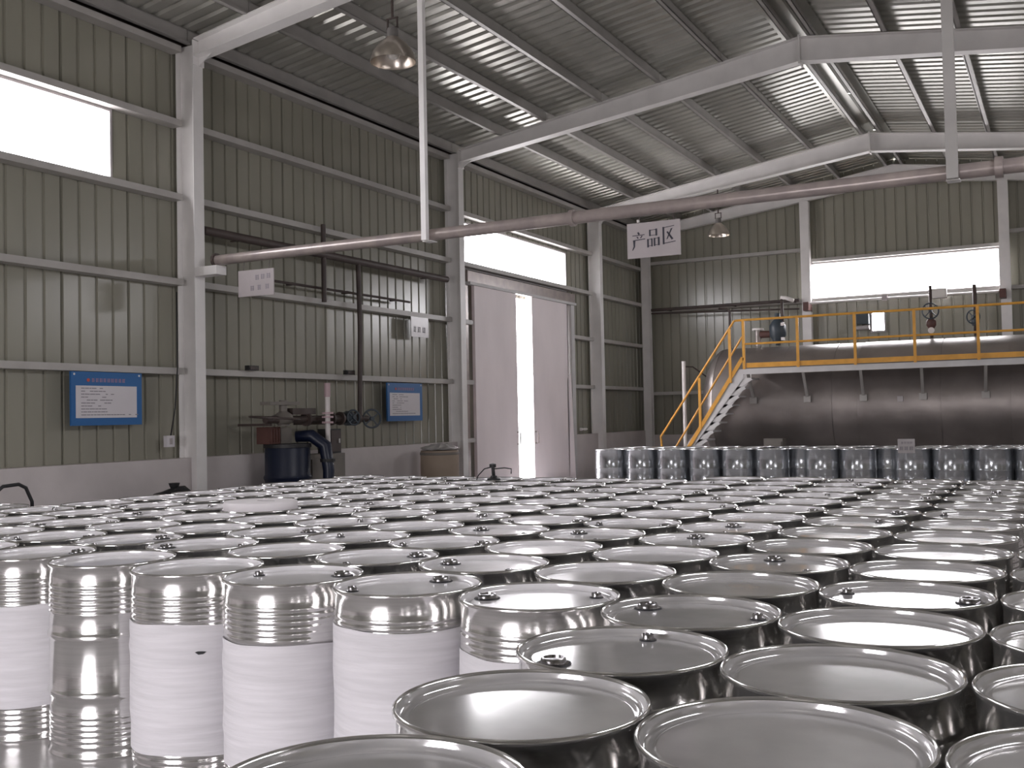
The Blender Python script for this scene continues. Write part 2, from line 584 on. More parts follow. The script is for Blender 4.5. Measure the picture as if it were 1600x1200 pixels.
# portal frames: H-columns and tapered I-rafters
def h_column(x0, x1, y, w, zt, base=True):
    mb = MB()
    mb.span((x0, y - w / 2, 0), (x0 + 0.012, y + w / 2, zt))
    mb.span((x1 - 0.012, y - w / 2, 0), (x1, y + w / 2, zt))
    mb.span((x0 + 0.012, y - 0.006, 0), (x1 - 0.012, y + 0.006, zt))
    return mb


def rafter(xa, xb, y, w=0.18):
    mb = MB()
    ta, tb, ba, bb = z_top(xa), z_top(xb), z_bot(xa), z_bot(xb)
    t = 0.014

    def slab(z0a, z1a, z0b, z1b, hw):
        mb.add([(xa, y - hw, z0a), (xa, y + hw, z0a), (xa, y + hw, z1a), (xa, y - hw, z1a), (xb, y - hw, z0b), (xb, y + hw, z0b), (xb, y + hw, z1b), (xb, y - hw, z1b)],
               [(0, 1, 2, 3), (7, 6, 5, 4), (0, 4, 5, 1), (1, 5, 6, 2), (2, 6, 7, 3), (3, 7, 4, 0)])
    slab(ta - t, ta - 0.001, tb - t, tb - 0.001, w / 2)
    slab(ba, ba + t, bb, bb + t, w / 2)
    slab(ba + t, ta - t, bb + t, tb - t, 0.006)
    return mb


for y in FRAMES:
    c = struct(h_column(-9.25, -8.97, y, 0.16, z_top(-9.1) - 0.02), 'column', M_STEEL)
    # haunch plate and cap where the rafter meets the column
    MB().span((-8.97, y - 0.09, z_bot(-8.9) - 0.10), (-8.955, y + 0.09, z_top(-8.95) - 0.02)).build('end_plate', M_STEEL, c)
    MB().add([(-8.95, y - 0.006, z_bot(-8.95) - 0.10), (-8.75, y - 0.006, z_bot(-8.75)), (-8.95, y - 0.006, z_bot(-8.95)),
              (-8.95, y + 0.006, z_bot(-8.95) - 0.10), (-8.75, y + 0.006, z_bot(-8.75)), (-8.95, y + 0.006, z_bot(-8.95))],
             [(0, 1, 2), (5, 4, 3), (0, 3, 4, 1), (1, 4, 5, 2), (2, 5, 3, 0)]).build('haunch', M_STEEL, c)
    MB().span((-9.28, y - 0.13, 0), (-8.92, y + 0.13, 0.02)).build('base_plate', M_STEEL, c)
    struct(h_column(2.47, 2.75, y, 0.16, z_top(2.6) - 0.02), 'column', M_STEEL)
    r1 = struct(rafter(-8.95, RX - 0.012, y), 'roof_beam', M_STEEL)
    MB().span((RX - 0.012, y - 0.11, z_bot(RX) - 0.04), (RX, y + 0.11, z_top(RX) + 0.02)).build('ridge_plate', M_STEEL, r1)
    r2 = struct(rafter(RX + 0.012, 2.46, y), 'roof_beam', M_STEEL)
    MB().span((RX, y - 0.11, z_bot(RX) - 0.04), (RX + 0.012, y + 0.11, z_top(RX) + 0.02)).build('ridge_plate', M_STEEL, r2)
# gable frame at the end wall
yg = YE - 0.22
struct(rafter(-9.2, RX, yg, 0.16), 'roof_beam', M_STEEL)
struct(rafter(RX, 2.6, yg, 0.16), 'roof_beam', M_STEEL)
for x in ecols:
    mb = MB()
    zt = z_bot(x) - 0.005
    mb.span((x - 0.1, yg - 0.10, 0), (x + 0.1, yg - 0.088, zt)).span((x - 0.1, yg + 0.048, 0), (x + 0.1, yg + 0.06, zt)).span((x - 0.006, yg - 0.088, 0), (x + 0.006, yg + 0.048, zt))
    struct(mb, 'column', M_STEEL)

# ------------------------------------------------------------------ suspended beam with its hangers and signs
ZB = 3.41
beam = thing('suspended_pipe', (-8.75, 8.97, ZB), 'long brownish pipe slung across the hall from column to right wall', 'pipe')
MB().tube([(0.02, 0, 0), (3.0, 0, 0), (6.0, 0, 0), (11.2, 0, 0)], 0.062, 14).build('pipe_run', M_RUST, beam, smooth=True, angle=40)
MB().span((-0.215, -0.08, -0.17), (0.12, 0.08, -0.066)).build('wall_bracket', M_STEEL, beam)
MB().lathe([(0.064, 0), (0.085, 0.0), (0.085, 0.03), (0.064, 0.03)], 14, (0.03, 0, 0), 'X').build('end_collar', M_PIPE, beam)
MB().lathe([(0.063, 0), (0.085, 0.0), (0.085, 0.06), (0.063, 0.06)], 14, (8.30, 0, 0), 'X').build('coupling', M_RUST, beam, smooth=True, angle=40)
MB().lathe([(0.063, 0), (0.08, 0.0), (0.08, 0.05), (0.063, 0.05)], 14, (4.6, 0, 0), 'X').build('coupling', M_RUST, beam, smooth=True, angle=40)
for x, lab, zb in ((-5.74, 'thin square steel hanger dropping to the long pipe near the big lamp', 3.34), (-0.752, 'square steel hanger dropping to the long pipe above the tank walkway', 3.34)):
    h = thing('hanger_post', (x, 8.868, zb), lab, 'hanger', 'hangers of the long pipe')
    zt = z_bot(x) + 0.01 - zb
    hw = 0.030 if x < -3 else 0.043
    MB().span((-hw, -0.03, 0.0), (hw, 0.026, zt)).build('square_tube', M_STEEL if x < -3 else M_PURLIN, h)
    MB().span((-0.055, -0.02, zt - 0.018), (0.055, 0.17, zt - 0.010)).build('top_plate', M_STEEL, h)
    MB().span((-0.05, 0.026, -0.006), (0.05, 0.15, 0.004)).build('saddle_plate', M_STEEL, h)


def plate(root, w, h, t=0.012, m=M_SIGN, name='plate'):
    """a plate in the local XZ plane facing local -Y, top at z = 0"""
    mb = MB()
    mb.span((-w / 2, 0, -h), (w / 2, t, 0))
    return mb.build(name, m, root)


def glyphs(root, strokes, m, name='lettering', y=-0.002):
    mb = MB()
    for st in strokes:
        area = sum(st[i][0] * st[(i + 1) % len(st)][1] - st[(i + 1) % len(st)][0] * st[i][1] for i in range(len(st)))
        if area < 0:
            st = st[::-1]
        mb.poly(st, lambda u, v, w: (u, y + w, v), 0.003)
    o = mb.build(name, m, root)
    o['kind'] = 'stuff'
    return o


# the three characters, traced as brush strokes on a 550 x 250 grid
def rect(x0, y0, x1, y1, sl=0.0):
    return [(x0, y0), (x1, y0 - sl), (x1, y1 - sl), (x0, y1)]


CH = [
    # chan
    [(72, 42), (92, 36), (108, 62), (88, 70)], rect(12, 72, 165, 80, 4), [(62, 92), (76, 88), (90, 108), (78, 114)], [(128, 80), (142, 82), (118, 112), (108, 108)],
    rect(20, 128, 172, 137, 10), [(18, 130), (48, 128), (42, 205), (14, 248), (6, 246), (24, 200)],
    # pin
    rect(222, 22, 242, 96), rect(302, 16, 324, 96), rect(242, 24, 302, 31, 3), rect(242, 86, 302, 92, 1),
    rect(196, 128, 216, 226), rect(246, 124, 264, 218), rect(216, 130, 246, 136, 1), rect(216, 206, 246, 212, 1),
    rect(278, 122, 298, 216), rect(330, 116, 352, 212), rect(298, 124, 330, 130, 1), rect(298, 200, 330, 206, 1),
    # qu
    rect(390, 6, 412, 206), rect(412, 10, 535, 17, 14), rect(412, 192, 548, 200, 16),
    [(492, 32), (514, 26), (450, 148), (436, 152)], [(438, 66), (456, 60), (522, 150), (500, 160)],
]


def sign_strokes(w, h, x0, x1, y0, y1, src=CH):
    out = []
    for st in src:
        out.append([(-w / 2 + w * (x0 + (x1 - x0) * px / 550), -h * (y0 + (y1 - y0) * py / 250)) for px, py in st])
    return out


s1 = thing('hanging_sign', (-3.305, 8.95, 3.285), 'white hanging sign with three large black characters under the long pipe', 'sign', rotz=0.03)
plate(s1, 0.51, 0.325)
glyphs(s1, sign_strokes(0.51, 0.325, 0.085, 0.915, 0.17, 0.78), M_INK)
for x in (-0.15, 0.20):
    MB().tube([(x, 0.006, 0.0), (x * 0.9, 0.02, 0.06)], 0.004, 6).build('hanging_wire', M_PIPE, s1)
MB().span((-0.155, -0.006, 0.005), (-0.135, 0.012, 0.03)).build('clip', M_WPIPE, s1)

s2 = thing('hanging_sign', (-8.09, 8.95, 3.25), 'faded white sign with grey lettering hanging near the left bracket of the long pipe', 'sign', rotz=0.06)
plate(s2, 0.50, 0.30)


def blot(cx, cy, s, seed):
    r = random.Random(seed)
    out = []
    for i in range(3):
        y = cy - s / 2 + s * (i + 0.3) / 3
        out.append(rect(cx - s * 0.45, y, cx + s * r.uniform(0.3, 0.45), y + s * 0.12))
    for i in range(2):
        x = cx - s * 0.35 + i * s * r.uniform(0.4, 0.6)
        out.append(rect(x, cy - s * 0.5, x + s * 0.14, cy + s * 0.5))
    return out


st = []
for i, (x, y) in enumerate([(0.02, -0.09), (0.10, -0.085), (0.18, -0.08), (-0.05, -0.21), (0.05, -0.205), (0.16, -0.20)]):
    st += blot(x, y, 0.058, i)
glyphs(s2, st, M_FAINT)
for x in (-0.18, 0.18):
    MB().tube([(x, 0.006, 0.0), (x, 0.02, 0.096)], 0.004, 6).build('hanging_wire', M_PIPE, s2)

# small bright plate on the wall near the second column
s3 = thing('wall_sign', (-9.115, 13.88, 3.14), 'small glossy white plate hung from the girt left of the double door', 'sign', rotz=-PI / 2)
s3.rotation_euler = (0, 0, PI / 2)
plate(s3, 0.50, 0.32)
glyphs(s3, blot(-0.14, -0.20, 0.09, 31) + blot(-0.02, -0.20, 0.09, 32) + blot(0.12, -0.2, 0.09, 33), M_FAINT)


# notice boards
def notice(y0, y1, z0, z1, label, seed):
    r = random.Random(seed)
    yc, w, h = (y0 + y1) / 2, y1 - y0, z1 - z0
    t = thing('notice_board', (-9.16 + 0.04, yc, z1), label, 'notice board', rotz=PI / 2)
    plate(t, w, h, 0.025, M_BLUE, 'board')
    q = MB().span((-w * 0.44, -0.004, -h * 0.86), (w * 0.42, 0, -h * 0.26))
    q.build('white_sheet', M_WHITE, t)
    tt = []
    x = -w * 0.20
    while x < w * 0.27:
        tt += blot(x, -h * 0.155, h * 0.075, int(x * 1000) + seed)
        x += h * 0.088
    glyphs(t, tt, M_PINK, 'title_lettering')
    MB().poly([(-w * 0.27 + h * 0.035 * math.cos(a * PI / 5), -h * 0.155 + h * 0.035 * math.sin(a * PI / 5)) for a in range(10)], lambda u, v, ww: (u, -0.003 + ww, v), 0.004).build('emblem', M_RED, t)
    ln = []
    for i in range(10):
        y = -h * (0.30 + 0.055 * i)
        x = -w * 0.37
        end = x + w * (0.78 if i == 9 else r.uniform(0.22, 0.45))
        while x < end:
            L = w * r.uniform(0.02, 0.07)
            if r.random() < 0.85:
                ln.append(rect(x, y, x + L, y - h * 0.016))
            x += L + w * 0.008
    glyphs(t, ln, M_FAINT, 'small_print', y=-0.006)
    for sx in (-1, 1):
        MB().lathe([(0.0, -0.006), (0.012, -0.004), (0.012, 0.0)], 8, (sx * w * 0.46, 0, -h * 0.05), 'Y').build('screw', M_STEEL, t)
    return t


notice(7.29, 8.22, 1.515, 2.085, 'blue-bordered notice board on the wall left of the nearest column', 3)
notice(12.96, 13.92, 1.485, 2.075, 'blue-bordered notice board on the wall between pump and double door', 8)

# switch box
t = thing('switch_box', (-9.13, 8.60, 1.25), 'small white switch box with cable low beside the nearest column', 'switch')
MB().span((0, -0.06, 0), (0.05, 0.06, 0.13)).build('box', M_WHITE, t)
MB().span((0.05, -0.02, 0.03), (0.058, 0.02, 0.10)).build('rocker', M_SIGN, t)
MB().tube([(0.02, 0.03, 0.13), (0.02, 0.10, 0.45), (0.03, 0.13, 0.9), (0.02, 0.14, 1.8)], 0.008, 6).build('cable', M_BLACK, t, smooth=True)


# ------------------------------------------------------------------ high-bay lamps
def lamp(x, y, z, label, r=0.245):
    t = thing('high_bay_lamp', (x, y, z), label, 'lamp', 'high bay lamps')
    MB().lathe([(r * 0.97, 0.0), (r, 0.0), (r * 0.985, 0.03), (r * 0.86, 0.11), (r * 0.62, 0.19), (r * 0.36, 0.24), (r * 0.30, 0.26), (r * 0.26, 0.255),
                (r * 0.34, 0.232), (r * 0.60, 0.18), (r * 0.84, 0.10), (r * 0.96, 0.028), (r * 0.97, 0.0)], 32).build('lamp_shade', M_LAMP, t, smooth=True, angle=50)
    MB().lathe([(0, 0.36), (0.055, 0.36), (0.06, 0.34), (0.06, 0.25), (0, 0.25)], 18).build('socket_housing', M_LAMPIN, t, smooth=True, angle=40)
    MB().lathe([(0, 0.03), (0.05, 0.045), (0.07, 0.09), (0.055, 0.15), (0.03, 0.2), (0.03, 0.25), (0, 0.25)], 16).build('bulb', M_BULB, t, smooth=True)
    hk = MB()
    for a, b in (((-0.06, 0, 0.36), (-0.06, 0, 0.47)), ((0.06, 0, 0.36), (0.06, 0, 0.47)), ((-0.07, 0, 0.47), (0.07, 0, 0.47)), ((-0.07, 0, 0.365), (0.07, 0, 0.365))):
        hk.bar(a, b, 0.02, 0.012)
    hk.build('bracket', M_PIPE, t)
    MB().tube([(0, 0, 0.47), (0, 0, z_bot(x) - z + 0.005)], 0.014, 8).build('stem', M_PIPE, t, smooth=True, angle=40)
    return t


lamp(-6.17, 8.97, 5.29, 'large bell-shaped warehouse lamp hanging beside the nearer hanger post')
lamp(-6.30, 20.95, 5.20, 'small far warehouse lamp hanging right of the sign with black characters', 0.225)

# ------------------------------------------------------------------ wall pipes and pump set on the left wall
t = thing('wall_pipe', (-9.04, 9.10, 3.82), 'dark brown pipe running along the wall above the pump and down to it', 'pipe')
MB().tube([(0, 0, 0), (0, 5.5, 0)], 0.055, 10).build('pipe_run', M_PIPE, t, smooth=True, angle=40)
MB().tube([(0.0, 2.27, 0.42), (0.0, 2.27, -0.66)], 0.035, 10).build('drop_pipe', M_PIPE, t, smooth=True, angle=40)
MB().tube([(0.0, 3.06, 0), (0.02, 3.06, -1.0), (0.05, 2.98, -2.27)], 0.035, 10).build('drop_pipe', M_PIPE, t, smooth=True, angle=40)
for y in (0.6, 4.9):
    MB().span((-0.12, y - 0.02, -0.05), (0.03, y + 0.02, -0.036)).build('pipe_clip', M_PIPE, t)
t = thing('conduit', (-9.118, 10.4, 3.36), 'thin conduit on the wall just above the girt over the pump', 'conduit')
MB().tube([(0, 0, 0), (0, 3.2, 0)], 0.018, 8).build('tube', M_PIPE, t, smooth=True, angle=40)
for y in (0.4, 1.6, 2.8):
    MB().span((-0.1, y - 0.015, -0.02), (0.01, y + 0.015, 0.02)).build('clip', M_PIPE, t)
for y, lab in ((9.97, 'small dark junction box on the wall girt left of the drop pipes'), (11.98, 'flat dark bracket on the wall girt beside the drop pipe')):
    j = thing('junction_box', (-9.13, y, 2.17), lab, 'junction box')
    MB().span((0, -0.09, 0), (0.07, 0.09, 0.06)).build('box', M_BLACK, j)
    MB().span((0.07, -0.07, 0.01), (0.078, 0.07, 0.05)).build('lid', M_PIPE, j)


def handwheel(root, c, r, axis, m=M_VALVE, name='handwheel'):
    """rim with four spokes and a hub, as one wheel"""
    mb = MB()
    n = 20
    c = Vector(c)
    ax = Vector(axis).normalized()
    u = ax.orthogonal().normalized()
    v = ax.cross(u)
    ring = [c + (u * math.cos(2 * PI * k / n) + v * math.sin(2 * PI * k / n)) * r for k in range(n)]
    mb.tube(ring + [ring[0]], 0.014, 6, caps=False)
    for k in range(4):
        d = u * math.cos(PI / 2 * k) + v * math.sin(PI / 2 * k)
        mb.bar(c, c + d * r, 0.018, 0.012, up=ax)
    mb.tube([c - ax * 0.03, c + ax * 0.03], 0.03, 8)
    return mb.build(name, m, root, smooth=True, angle=40)


EX = -8.6
t = mani = thing('valve_manifold', (EX, 10.6, 0), 'dark pipe manifold with handwheels and slim white standpipe on the left wall', 'valves')
MB().tube([(0, -0.95, 1.54), (0, 0.55, 1.54), (0, 1.12, 1.53)], 0.045, 10).build('header_pipe', M_PIPE, t, smooth=True, angle=40)
handwheel(t, (0.0, -0.78, 1.56), 0.30, (0.05, 0.05, 1), M_PIPE)
MB().lathe([(0, 1.46), (0.07, 1.46), (0.07, 1.48), (0.11, 1.50), (0.13, 1.54), (0.11, 1.60), (0.05, 1.64), (0.05, 1.78), (0, 1.78)], 16, (0, -0.62, 0)).build('valve_body', M_GREYBOX, t, smooth=True, angle=40)
MB().span((-0.08, -0.95, 1.72), (0.08, -0.40, 1.76)).build('valve_cover', M_GREYBOX, t)
MB().span((-0.05, -0.5, 1.60), (0.05, -0.05, 1.68)).build('actuator_arm', M_PIPE, t)
for y in (-0.2, 0.30, 0.5, 0.86):
    MB().lathe([(0.045, 0), (0.09, 0), (0.09, 0.035), (0.045, 0.035)], 14, (0, y, 1.54), 'Y').build('flange', M_PIPE, t, smooth=True, angle=40)
MB().lathe([(0, 0), (0.07, 0.0), (0.10, 0.06), (0.10, 0.14), (0.07, 0.2), (0, 0.2)], 14, (0, 0.60, 1.54), 'Y').build('valve_body', M_VALVE, t, smooth=True, angle=40)
handwheel(t, (0.10, 0.68, 1.55), 0.10, (1, -0.3, 0.1))
handwheel(t, (0.10, 1.10, 1.53), 0.125, (0.8, -0.6, 0))
for y in (-0.85, 0.2, 0.95):
    MB().bar((0, y, 1.48), (-0.52, y, 1.48), 0.04, 0.03).build('wall_bracket', M_PIPE, t)

t = thing('blue_barrel', (EX, 10.05, 0), 'dark blue plastic barrel standing below the valve manifold', 'barrel')
MB().lathe([(0, 0), (0.26, 0), (0.28, 0.03), (0.28, 0.38), (0.30, 0.42), (0.28, 0.46), (0.28, 0.78), (0.30, 0.82), (0.28, 0.86), (0.28, 1.18), (0.25, 1.235), (0, 1.235)], 28).build('body', M_DARKBLUE, t, smooth=True, angle=40)
MB().lathe([(0.27, 1.19), (0.295, 1.19), (0.295, 1.235), (0.27, 1.24)], 28).build('clamp_ring', M_BLACK, t, smooth=True, angle=40)
t = thing('pump_motor', (-8.75, 9.93, 1.24), 'rusty red pump motor sitting on the dark blue barrel', 'motor')
MB().span((-0.10, -0.16, 0.0), (0.10, 0.05, 0.21)).build('motor_body', M_VRED, t)
MB().span((-0.10, 0.06, 0.0), (0.10, 0.26, 0.20)).build('gear_case', M_GREYBOX, t)
for k in range(4):
    MB().span((0.10, -0.14 + 0.05 * k, 0.02), (0.115, -0.12 + 0.05 * k, 0.19)).build('cooling_fin', M_VRED, t)
t = thing('hose', (EX, 10.05, 0), 'thick dark blue hose bending out of the blue barrel to the floor', 'hose')
MB().tube([(0.05, 0.1, 1.325), (0.22, 0.2, 1.33), (0.37, 0.28, 1.2), (0.42, 0.28, 0.9), (0.42, 0.25, 0.5), (0.43, 0.22, 0.06)], [0.07, 0.08, 0.085, 0.075, 0.06, 0.055], 12).build('hose_body', M_DARKBLUE, t, smooth=True)
MB().lathe([(0.07, 0), (0.095, 0), (0.095, 0.04), (0.07, 0.04)], 12, (0.405, 0.28, 1.0)).build('clamp', M_BLACK, t)

t = thing('pump_cabinet', (-8.62, 10.82, 0), 'grey-beige pump cabinet beside the blue barrel', 'cabinet')
MB().span((-0.3, -0.40, 0.06), (0.06, 0.34, 1.08)).build('body', M_GREYBOX, t)
MB().span((0.06, -0.36, 0.1), (0.075, 0.30, 1.02)).build('door', M_GREYBOX, t)
MB().span((0.075, 0.2, 0.5), (0.09, 0.23, 0.62)).build('handle', M_PIPE, t)
MB().span((-0.32, -0.42, 0.0), (0.08, 0.36, 0.06)).build('plinth', M_PIPE, t)
t = thing('control_box', (-8.66, 10.95, 1.085), 'dark electric control box standing on the pump cabinet', 'control box')
MB().span((-0.1, -0.11, 0), (0.1, 0.13, 0.32)).build('housing', M_BLACK, t)
MB().span((0.1, -0.09, 0.02), (0.112, 0.11, 0.30)).build('door', M_PIPE, t)
MB().span((0.112, 0.06, 0.13), (0.125, 0.08, 0.19)).build('latch', M_STEEL, t)

sp = MB().tube([(0.2, 0.0, 0.93), (0.2, 0.0, 1.82)], 0.033, 12).build('standpipe', M_WPIPE, mani, smooth=True, angle=40)
MB().tube([(0.2, 0, 1.82), (0.2, 0, 2.0)], 0.04, 12).build('cap', M_PPIPE, sp, smooth=True, angle=40)
for z in (1.48, 1.55, 1.60):
    MB().lathe([(0.033, 0), (0.075, 0), (0.075, 0.025), (0.033, 0.025)], 14, (0.2, 0, z)).build('flange', M_PPIPE, sp, smooth=True, angle=40)
MB().tube([(0, 0, 1.54), (0.18, 0, 1.54)], 0.03, 8).build('branch_pipe', M_PIPE, mani, smooth=True, angle=40)

t = thing('fibre_drum', (-8.62, 13.62, 0), 'beige fibre drum topped with crumpled film by the second column', 'drum')
MB().lathe([(0, 0), (0.29, 0), (0.30, 0.02), (0.30, 0.99), (0.29, 1.02), (0, 1.02)], 28).build('body', M_BEIGE, t, smooth=True, angle=40)
for z in (0.04, 0.95):
    MB().lathe([(0.30, 0), (0.307, 0.004), (0.307, 0.036), (0.30, 0.04)], 28, (0, 0, z)).build('steel_band', M_GREYBOX, t, smooth=True, angle=40)
mb = MB()
rr = random.Random(5)
rows = [(0.30, 1.022), (0.29, 1.04), (0.23, 1.06), (0.14, 1.10), (0.06, 1.08)]
mb.lathe(rows + [(0, 1.07)], 18)
mb.v = [(x + rr.uniform(-.025, .025), y + rr.uniform(-.025, .025), z + rr.uniform(0, .03)) for x, y, z in mb.v]
mb.build('crumpled_film', M_PLASTIC, t)

# black sack heap on the floor behind the drums
mb = MB()
rows = [(0.38, 0.0), (0.42, 0.15), (0.40, 0.4), (0.33, 0.62), (0.22, 0.76), (0.10, 0.83)]
mb.lathe(rows + [(0, 0.85)], 20)
mb.v = [(x * (1 + 0.25 * noise.noise((x * 3, y * 3, z * 3))), y * (1.0 + 0.3 * noise.noise((x * 3 + 5, y * 3, z * 3))), max(0, z + (0.06 * noise.noise((x * 5, y * 5, z * 5 + 9)) if z > 0.01 else 0))) for x, y, z in mb.v]
t = thing('black_sack', (-8.35, 7.95, 0), 'black plastic sack slumped between the drums and the nearest column', 'sack')
mb.build('sack', M_BLACK, t, smooth=True)
MB().lathe([(0.03, 0.82), (0.05, 0.86), (0.06, 0.89), (0.0, 0.88)], 10).build('knotted_neck', M_BLACK, t)

# hand truck at the far left
t = thing('hand_truck', (-8.02, 5.80, 0), 'black hand truck with bent tubular handle by the left wall plinth', 'hand truck')
MB().tube([(0.0, -0.16, 0.05), (0, -0.15, 0.90), (0, -0.13, 0.975), (0, -0.08, 1.012), (0, 0.07, 1.02), (0, 0.14, 0.985), (0, 0.20, 0.86), (0, 0.22, 0.05)], 0.016, 10).build('handle_frame', M_BLACK, t, smooth=True)
for z in (0.35, 0.65):
    MB().bar((0, -0.15, z), (0, 0.20, z), 0.02, 0.03).build('cross_bar', M_BLACK, t)
MB().span((-0.06, -0.2, 0.02), (0.04, 0.26, 0.03)).build('toe_plate', M_BLACK, t)
for y in (-0.24, 0.30):
    MB().lathe([(0, 0), (0.09, 0), (0.1, 0.01), (0.1, 0.04), (0.09, 0.05), (0, 0.05)], 18, (-0.08, y - 0.025, 0.1), 'Y').build('wheel', M_BLACK, t, smooth=True, angle=40)

# ------------------------------------------------------------------ tank with walkway at the end wall
TY, TZ, TR = 21.4, 1.6, 1.25
t = thing('storage_tank', (-3, TY, 0), 'huge horizontal cylindrical tank in dull metal cladding along the end wall', 'tank')
xs = [-6.30, -4.93, -3.96, -3.50, -2.04, -0.9, 0.3, 1.4]
for i, (a, b) in enumerate(zip(xs, xs[1:])):
    rr_ = TR + (0.003 if i % 2 else 0.0)
    MB().lathe([(rr_ - 0.006, a), (rr_ - 0.006, a + 0.014), (rr_, a + 0.016), (rr_, (a + b) / 2), (rr_, b)], 72, (3, 0, TZ), 'X').build('cladding_sheet', M_TANK, t, smooth=True, angle=30)
hd = [(TR, -6.30)]
for k in range(1, 11):
    a = k / 10 * PI / 2
    hd.append((TR * math.cos(a) if k < 10 else 0.0, -6.30 - 0.42 * math.sin(a)))
MB().lathe(hd, 64, (3, 0, TZ), 'X').build('tank_head', M_TANK, t, smooth=True)
MB().lathe([(TR * math.cos(k / 8 * PI / 2) if k < 8 else 0.0, 1.4 + 0.42 * math.sin(k / 8 * PI / 2)) for k in range(9)], 64, (3, 0, TZ), 'X').build('tank_head', M_TANK, t, smooth=True)
for x in (-5.4, 0.6):
    MB().span((3 + x - 0.15, -0.9, 0), (3 + x + 0.15, 0.9, 0.62)).build('saddle', M_PLINTH, t)
# level gauge on the left head
MB().tube([(3 - 6.91, -1.10, 0.2), (3 - 6.91, -1.10, 2.58)], 0.042, 10).build('level_gauge', M_WPIPE, t, smooth=True, angle=40)
MB().tube([(3 - 6.91, -1.10, 2.47), (3 - 6.75, -1.0, 2.46), (3 - 6.57, -0.62, 2.25)], 0.015, 8).build('gauge_arm', M_PIPE, t, smooth=True, angle=40)
# nozzle plate in the middle of the shell
MB().box((3 - 2.72, -1.24, 1.70), (0.10, 0.08, 0.10)).build('name_plate', M_SIGN, t)
# fittings on the tank top
f = thing('gate_valve', (-5.30, TY, 2.88), 'blue-green gate valve with red pipe stub on the left end of the tank', 'valve')
MB().tube([(-0.35, 0, 0.0), (-0.35, 0, 0.33)], 0.07, 12).build('nozzle', M_TANK, f, smooth=True, angle=40)
MB().lathe([(0, 0.33), (0.12, 0.33), (0.12, 0.37), (0, 0.37)], 16, (-0.35, 0, 0)).build('flange', M_WPIPE, f, smooth=True, angle=40)
MB().tube([(-0.30, 0, 0.24), (0.08, 0, 0.24)], 0.075, 12).build('pipe_stub', M_VRED, f, smooth=True, angle=40)
MB().lathe([(0, 0.05), (0.10, 0.05), (0.12, 0.12), (0.17, 0.2), (0.17, 0.40), (0.11, 0.5), (0.06, 0.55), (0.05, 0.66), (0, 0.66)], 20, (0.06, 0, 0)).build('valve_body', M_VALVE, f, smooth=True, angle=40)
MB().tube([(0.06, 0, 0.0), (0.06, 0, 0.06)], 0.05, 10).build('stub', M_VALVE, f, smooth=True)
MB().tube([(0.14, 0, 0.98), (0.24, 0, 0.97), (0.40, 0, 0.90)], 0.04, 10).build('white_elbow', M_WPIPE, f, smooth=True)
MB().tube([(0.16, 0, 0.30), (0.16, 0, 1.0)], 0.03, 10).build('riser', M_PIPE, f, smooth=True)
for z in (0.12, 0.42):
    MB().box((0.20, -0.15, z), (0.07, 0.05, 0.06)).build('bolt_cover', M_WPIPE, f)
f = thing('wheel_valve', (-2.28, TY, 2.868), 'tall riser with round handwheel and red valve on the tank top', 'valve')
MB().tube([(0, 0, 0), (0, 0, 1.02)], 0.03, 10).build('riser', M_PIPE, f, smooth=True)
MB().lathe([(0, 0.19), (0.05, 0.19), (0.09, 0.25), (0.09, 0.33), (0.05, 0.38), (0, 0.38)], 14).build('valve_body', M_VRED, f, smooth=True, angle=40)
handwheel(f, (0.0, -0.09, 0.52), 0.15, (0.1, 1, 0.15))
MB().lathe([(0, 0), (0.06, 0), (0.06, 0.03), (0, 0.03)], 12, (0, -0.06, 0.15), 'Y').build('drain_cap', M_WPIPE, f)
f = thing('wheel_valve', (-1.50, TY, 2.868), 'thinner riser with half-hidden handwheel near the right post on the tank', 'valve')
MB().tube([(0, 0, 0), (0, 0, 0.98)], 0.035, 10).build('riser', M_PIPE, f, smooth=True)
MB().lathe([(0, 0.18), (0.06, 0.2), (0.08, 0.27), (0.05, 0.4), (0, 0.4)], 14).build('valve_body', M_VALVE, f, smooth=True, angle=40)
handwheel(f, (-0.03, -0.09, 0.36), 0.13, (0.5, 1, 0.1))
f = thing('pipe_bend', (-6.68, 22.9, 0), 'thin dark pipe bending over behind the left end of the tank', 'pipe')
MB().tube([(0, 0, 0.0), (0, 0, 3.78), (-0.06, 0.01, 3.86), (-0.26, 0.05, 3.88)], 0.03, 10).build('pipe_body', M_PIPE, f, smooth=True)
MB().lathe([(0.03, 0), (0.06, 0), (0.06, 0.03), (0.03, 0.03)], 10, (0, 0, 2.9)).build('flange', M_PIPE, f)
f = thing('flood_lamp', (-2.33, 23.50, 3.84), 'small white lamp fitting on the pipe below the end window', 'lamp')
MB().box((0, 0, 0.10), (0.30, 0.18, 0.20)).build('housing', M_WPIPE, f)
MB().box((0.0, -0.10, 0.10), (0.26, 0.02, 0.16)).build('lens', M_BULB, f)
MB().tube([(0, 0.06, 0.06), (0, 0.085, 0.07)], 0.02, 8).build('arm', M_PIPE, f)
f = thing('exhaust_fan', (-3.98, YE - 0.14, 3.22), 'small dark fan box beside the bright opening below the end window', 'fan')
MB().span((-0.12, -0.1, 0.2), (0.14, 0.1, 0.42)).build('housing', M_VALVE, f)
MB().tube([(-0.16, -0.08, 0.11), (0.15, -0.08, 0.12)], 0.05, 10).build('duct', M_SIGN, f, smooth=True, angle=40)
MB().span((-0.02, 0.0, 0.1), (0.02, 0.1, 0.2)).build('bracket', M_PIPE, f)
f = thing('steam_pipe', (-8.85, 23.70, 4.03), 'slim reddish pipe along the end wall from the corner to the window', 'pipe')
MB().tube([(0, 0, 0.0), (3.55, 0, 0.0)], 0.035, 10).build('pipe_run', M_PIPE, f, smooth=True, angle=40)
